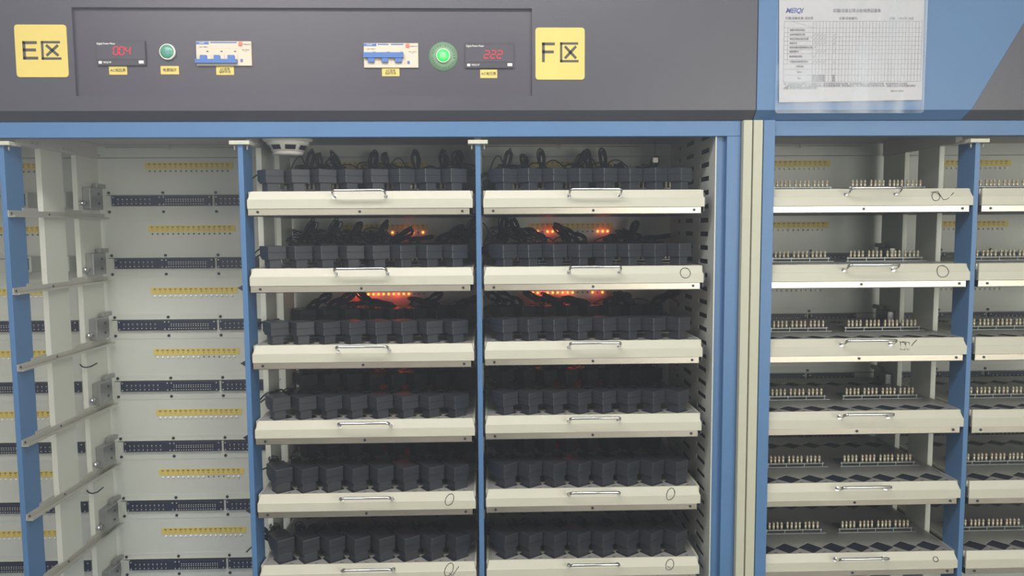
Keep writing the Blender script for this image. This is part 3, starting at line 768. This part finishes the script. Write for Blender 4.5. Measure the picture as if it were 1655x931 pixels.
def breaker(x0, x1, z1, z0, up, label):
    r = empty('circuit_breaker', ((x0+x1)/2, PY, (z0+z1)/2), label, 'circuit breaker', 'circuit breakers on the header'); w, h = x1-x0, z1-z0; X = lambda u: -w/2+u*w; Z = lambda v: h/2-v*h
    MB().box(-w/2, w/2, -.0035, .004, -h/2, h/2, bev=.0006).build('case', 'breaker', r)
    B = lambda nm, m, u0, u1, v0, v1, d: MB().box(X(u0), X(u1), -.0035-d, -.0034, Z(v1), Z(v0), bev=.0001).build(nm, m, r)
    lb = B('maker_label', 'bluetog', 0, .235, .02, .13, .0003); text('maker_text', 'CHNT', .0036, 'white', lb, (X(.11), -.0040, Z(.075)))
    B('type_stripe', 'bluetog', .26, .74 if not up else .46, .03, .08, .0003)
    if up: B('type_stripe', 'bluetog', .50, .73, .03, .08, .0003)
    B('test_button', 'redbut', .775, .84, .03, .19, .0015); B('reset_button', 'bluetog', .80, .84, .73, .84, .0015)
    text('button_text', 'NXBLE-63', .0032, 'gridink', r, (X(.92), -.0037, Z(.13)))
    text('rating_text', 'C63  400V~', .0032, 'gridink', r, (X(.14), -.0037, Z(.24)))
    text('rating_text', '6kA  30mA\n0.1s', .0030, 'gridink', r, (X(.90), -.0037, Z(.38)))
    if not up:
        B('face_plate', 'yellow', .235, .755, .12, .30, .0002).data.materials[0] = M['breaker']
        mb = MB().box(X(-.01), X(.745), -.010, -.0034, Z(.92), Z(.75), bev=.0005)
        for u0, u1 in ((.08, .195), (.33, .435), (.58, .695)): mb.box(X(u0), X(u1), -.0085, -.0034, Z(.76), Z(.58), bev=.0005)
        mb.build('toggle_bar', 'bluetog', r)
        for u in (.205, .46, .705): MB().box(X(u-.018), X(u+.018), -.0040, -.0034, Z(.435), Z(.395)).build('state_window', 'ink', r)
    else:
        mb = MB().box(X(0), X(.73), -.010, -.0034, Z(.62), Z(.40), bev=.0005)
        for u0, u1 in ((.08, .195), (.33, .445), (.575, .70)): mb.box(X(u0), X(u1), -.0085, -.0034, Z(.80), Z(.61), bev=.0005)
        mb.build('toggle_bar', 'bluetog', r)
        for u in (.20, .46, .70): MB().box(X(u-.025), X(u+.025), -.0098, -.0034, Z(.41), Z(.385)).build('state_window', 'ink', r)
    mb = MB()
    for u in (.265, .505, .75): mb.box(X(u), X(u)+.0005, -.0037, -.0034, Z(.85), Z(.55))
    mb.build('pole_gap', 'redbut', r)
breaker(-.5413, -.4399, 1.8495, 1.8050, False, 'ivory circuit breaker with blue toggle bar down, right of the teal lamp')
breaker(-.2323, -.1309, 1.8465, 1.8015, True, 'ivory circuit breaker with blue toggle bar up, left of the green lamp')
def tagsticker(x0, x1, z1, z0, s, label, tilt=0, ts=.0068):
    r = empty('label_sticker', ((x0+x1)/2, PY, (z0+z1)/2), label, 'label', 'small yellow labels under the header devices'); r.rotation_euler.y = tilt
    w, h = x1-x0, z1-z0
    MB().prism(rounded(w/2, h/2, .0006, 2), 'y', -.0006, 0).build('sticker', 'yellow', r)
    text('lettering', s, ts, 'ink', r, (0, -.0009, 0), sx=.95)
tagsticker(-.7033, -.6705, 1.8044, 1.7893, 'AC电压表', 'small yellow label under the meter showing 004')
tagsticker(-.6088, -.5755, 1.8050, 1.7898, '电源指示', 'small yellow label under the round teal lamp')
tagsticker(-.5068, -.4742, 1.8042, 1.7887, 'AC总电\n保护开关', 'small yellow two-line label under the left circuit breaker', ts=.0056)
tagsticker(-.1995, -.1669, 1.8011, 1.7864, 'AC总电\n保护开关', 'small yellow two-line label under the right circuit breaker', ts=.0056)
tagsticker(-.0155, .0165, 1.7985, 1.7830, 'AC电压表', 'small yellow label under the meter showing 222')

# ------------------------------------------------------------------ the posted inspection sheet
dc = empty('inspection_sheet', (.6875, HY-.002, 1.83), 'printed inspection form in a clear plastic sleeve on the blue header', 'document')
T = bmesh.new()
pv = [(-.1412, 0, .1225), (.1362, 0, .1225), (.1385, 0, -.0900), (-.1365, 0, -.0944)]
mb = MB().prism([(p[0], p[2]) for p in pv], 'y', -.0006, .0)
pp = mb.build('paper', 'paper', dc)
mb = MB().prism(rounded(.1435, .1375, .006), 'y', -.0030, -.0026)
mb.build('sleeve', 'sleeve', dc, (-.0015, 0, .0225))
mb = MB().tube([(x-.0015, -.003, z+.0225) for x, z in rounded(.1425, .1365, .006)], .0007, 6, closed=True)
mb.build('sleeve_seam', 'sleeve', dc)
y = -.0009; g = MB()
gx0, gx1, gz1, gz0 = -.130, .1345, .0555, -.0560
rowsz = [gz1, .0435, .0350, .0270, .0190, .0110, .0035, -.0040, -.0150, -.0230, -.0330, -.0440, gz0]
def hline(x0, x1, z, w=.0004): bar(g, (x0, z), (x1, z+.0006), w, y=y)
for z in rowsz: hline(gx0, gx1, z)
colx = -.075; n = 33
bar(g, (gx0, gz0), (gx0, gz1), .0004, y=y); bar(g, (gx1, gz0), (gx1, gz1), .0004, y=y)
for i in range(n): 
    x = colx+i*(gx1-colx)/n; bar(g, (x, gz0), (x, gz1), .00035, y=y)
bar(g, (gx0+.007, -.023), (gx0+.007, .0435), .0003, y=y); bar(g, (gx0+.015, gz1), (colx, .0440), .0003, y=y)
g.build('grid', 'gridink', pp)
text('maker_text', 'MEIQI', .0125, 'blueink', pp, (-.1285, y, .0750), 'LEFT', shear=.35, bold=.0003)
text('title_text', '仪器/设备日常点检保养记录表', .0075, 'gridink', pp, (.008, y, .0750), sx=.92)
text('field_text', '仪器/设备名称: 老化柜', .0055, 'gridink', pp, (-.1285, y, .0610), 'LEFT')
text('field_text', '仪器/设备编号:', .0055, 'gridink', pp, (-.026, y, .0610), 'LEFT')
text('field_text', '日期:    2023年 10月', .0055, 'gridink', pp, (.070, y, .0610), 'LEFT')
rt = ['检查外观是否清洁', '检查电源是否正常', '检查仪表指示是否正常', '检查开关', '检查负载及连接线是否正常', '检查温度计', '检查风扇及排风', '下班前关闭电源及清洁', '异常记录', '保养人', '确认']
zz = [(rowsz[i+1]+rowsz[i+2])/2 for i in range(11)]
for z, s in zip(zz, rt): text('row_text', s, .0045, 'gridink', pp, (-.0985 if s in ('异常记录', '保养人', '确认') else -.119, y, z), 'CENTER' if s in ('异常记录', '保养人', '确认') else 'LEFT', sx=.8)
text('note_text', '注: 1.检查项目正常打“√”, 异常打“×”, 并在异常记录栏内注明, 及时通知相关人员进行维修处理;  每日由使用人员填写\n   2.本表每月更换一次, 由设备管理人员负责收集存档, 保存期限为一年, 停用设备不需填写本表,  点检人应认真如实进行填写\n注意: 发现异常请及时报告主管', .0046, 'gridink', pp, (-.129, y, -.0640), 'LEFT', sx=1.03)
text('form_number', 'QR-SC-0032', .0048, 'pen', pp, (.0900, y, -.0735))
mb = MB(); rr = random.Random(3)
for ci in (0, 1, 2, 3, 6):
    x = colx+(ci+.5)*(gx1-colx)/n
    for ri in (1, 2, 3, 5, 7) if ci else (1, 2, 3, 4, 6, 7):
        z = zz[ri]; mb.tube([(x-.002, y, z), (x-.0008, y, z-.0018), (x+.0022, y, z+.0024)], .00025, 4)
    for q in range(7):
        z = zz[10]+.006-q*.0019; mb.tube([(x-.003+rr.uniform(-.001, .001), y, z), (x+rr.uniform(-.001, .001), y, z+.001), (x+.003+rr.uniform(-.001, .001), y, z-.0005)], .0003, 4)
    mb.tube([(x, y, zz[10]+.0065), (x-.0008, y, zz[10]-.006)], .0003, 4)
mb.build('handwriting', 'pen', pp)
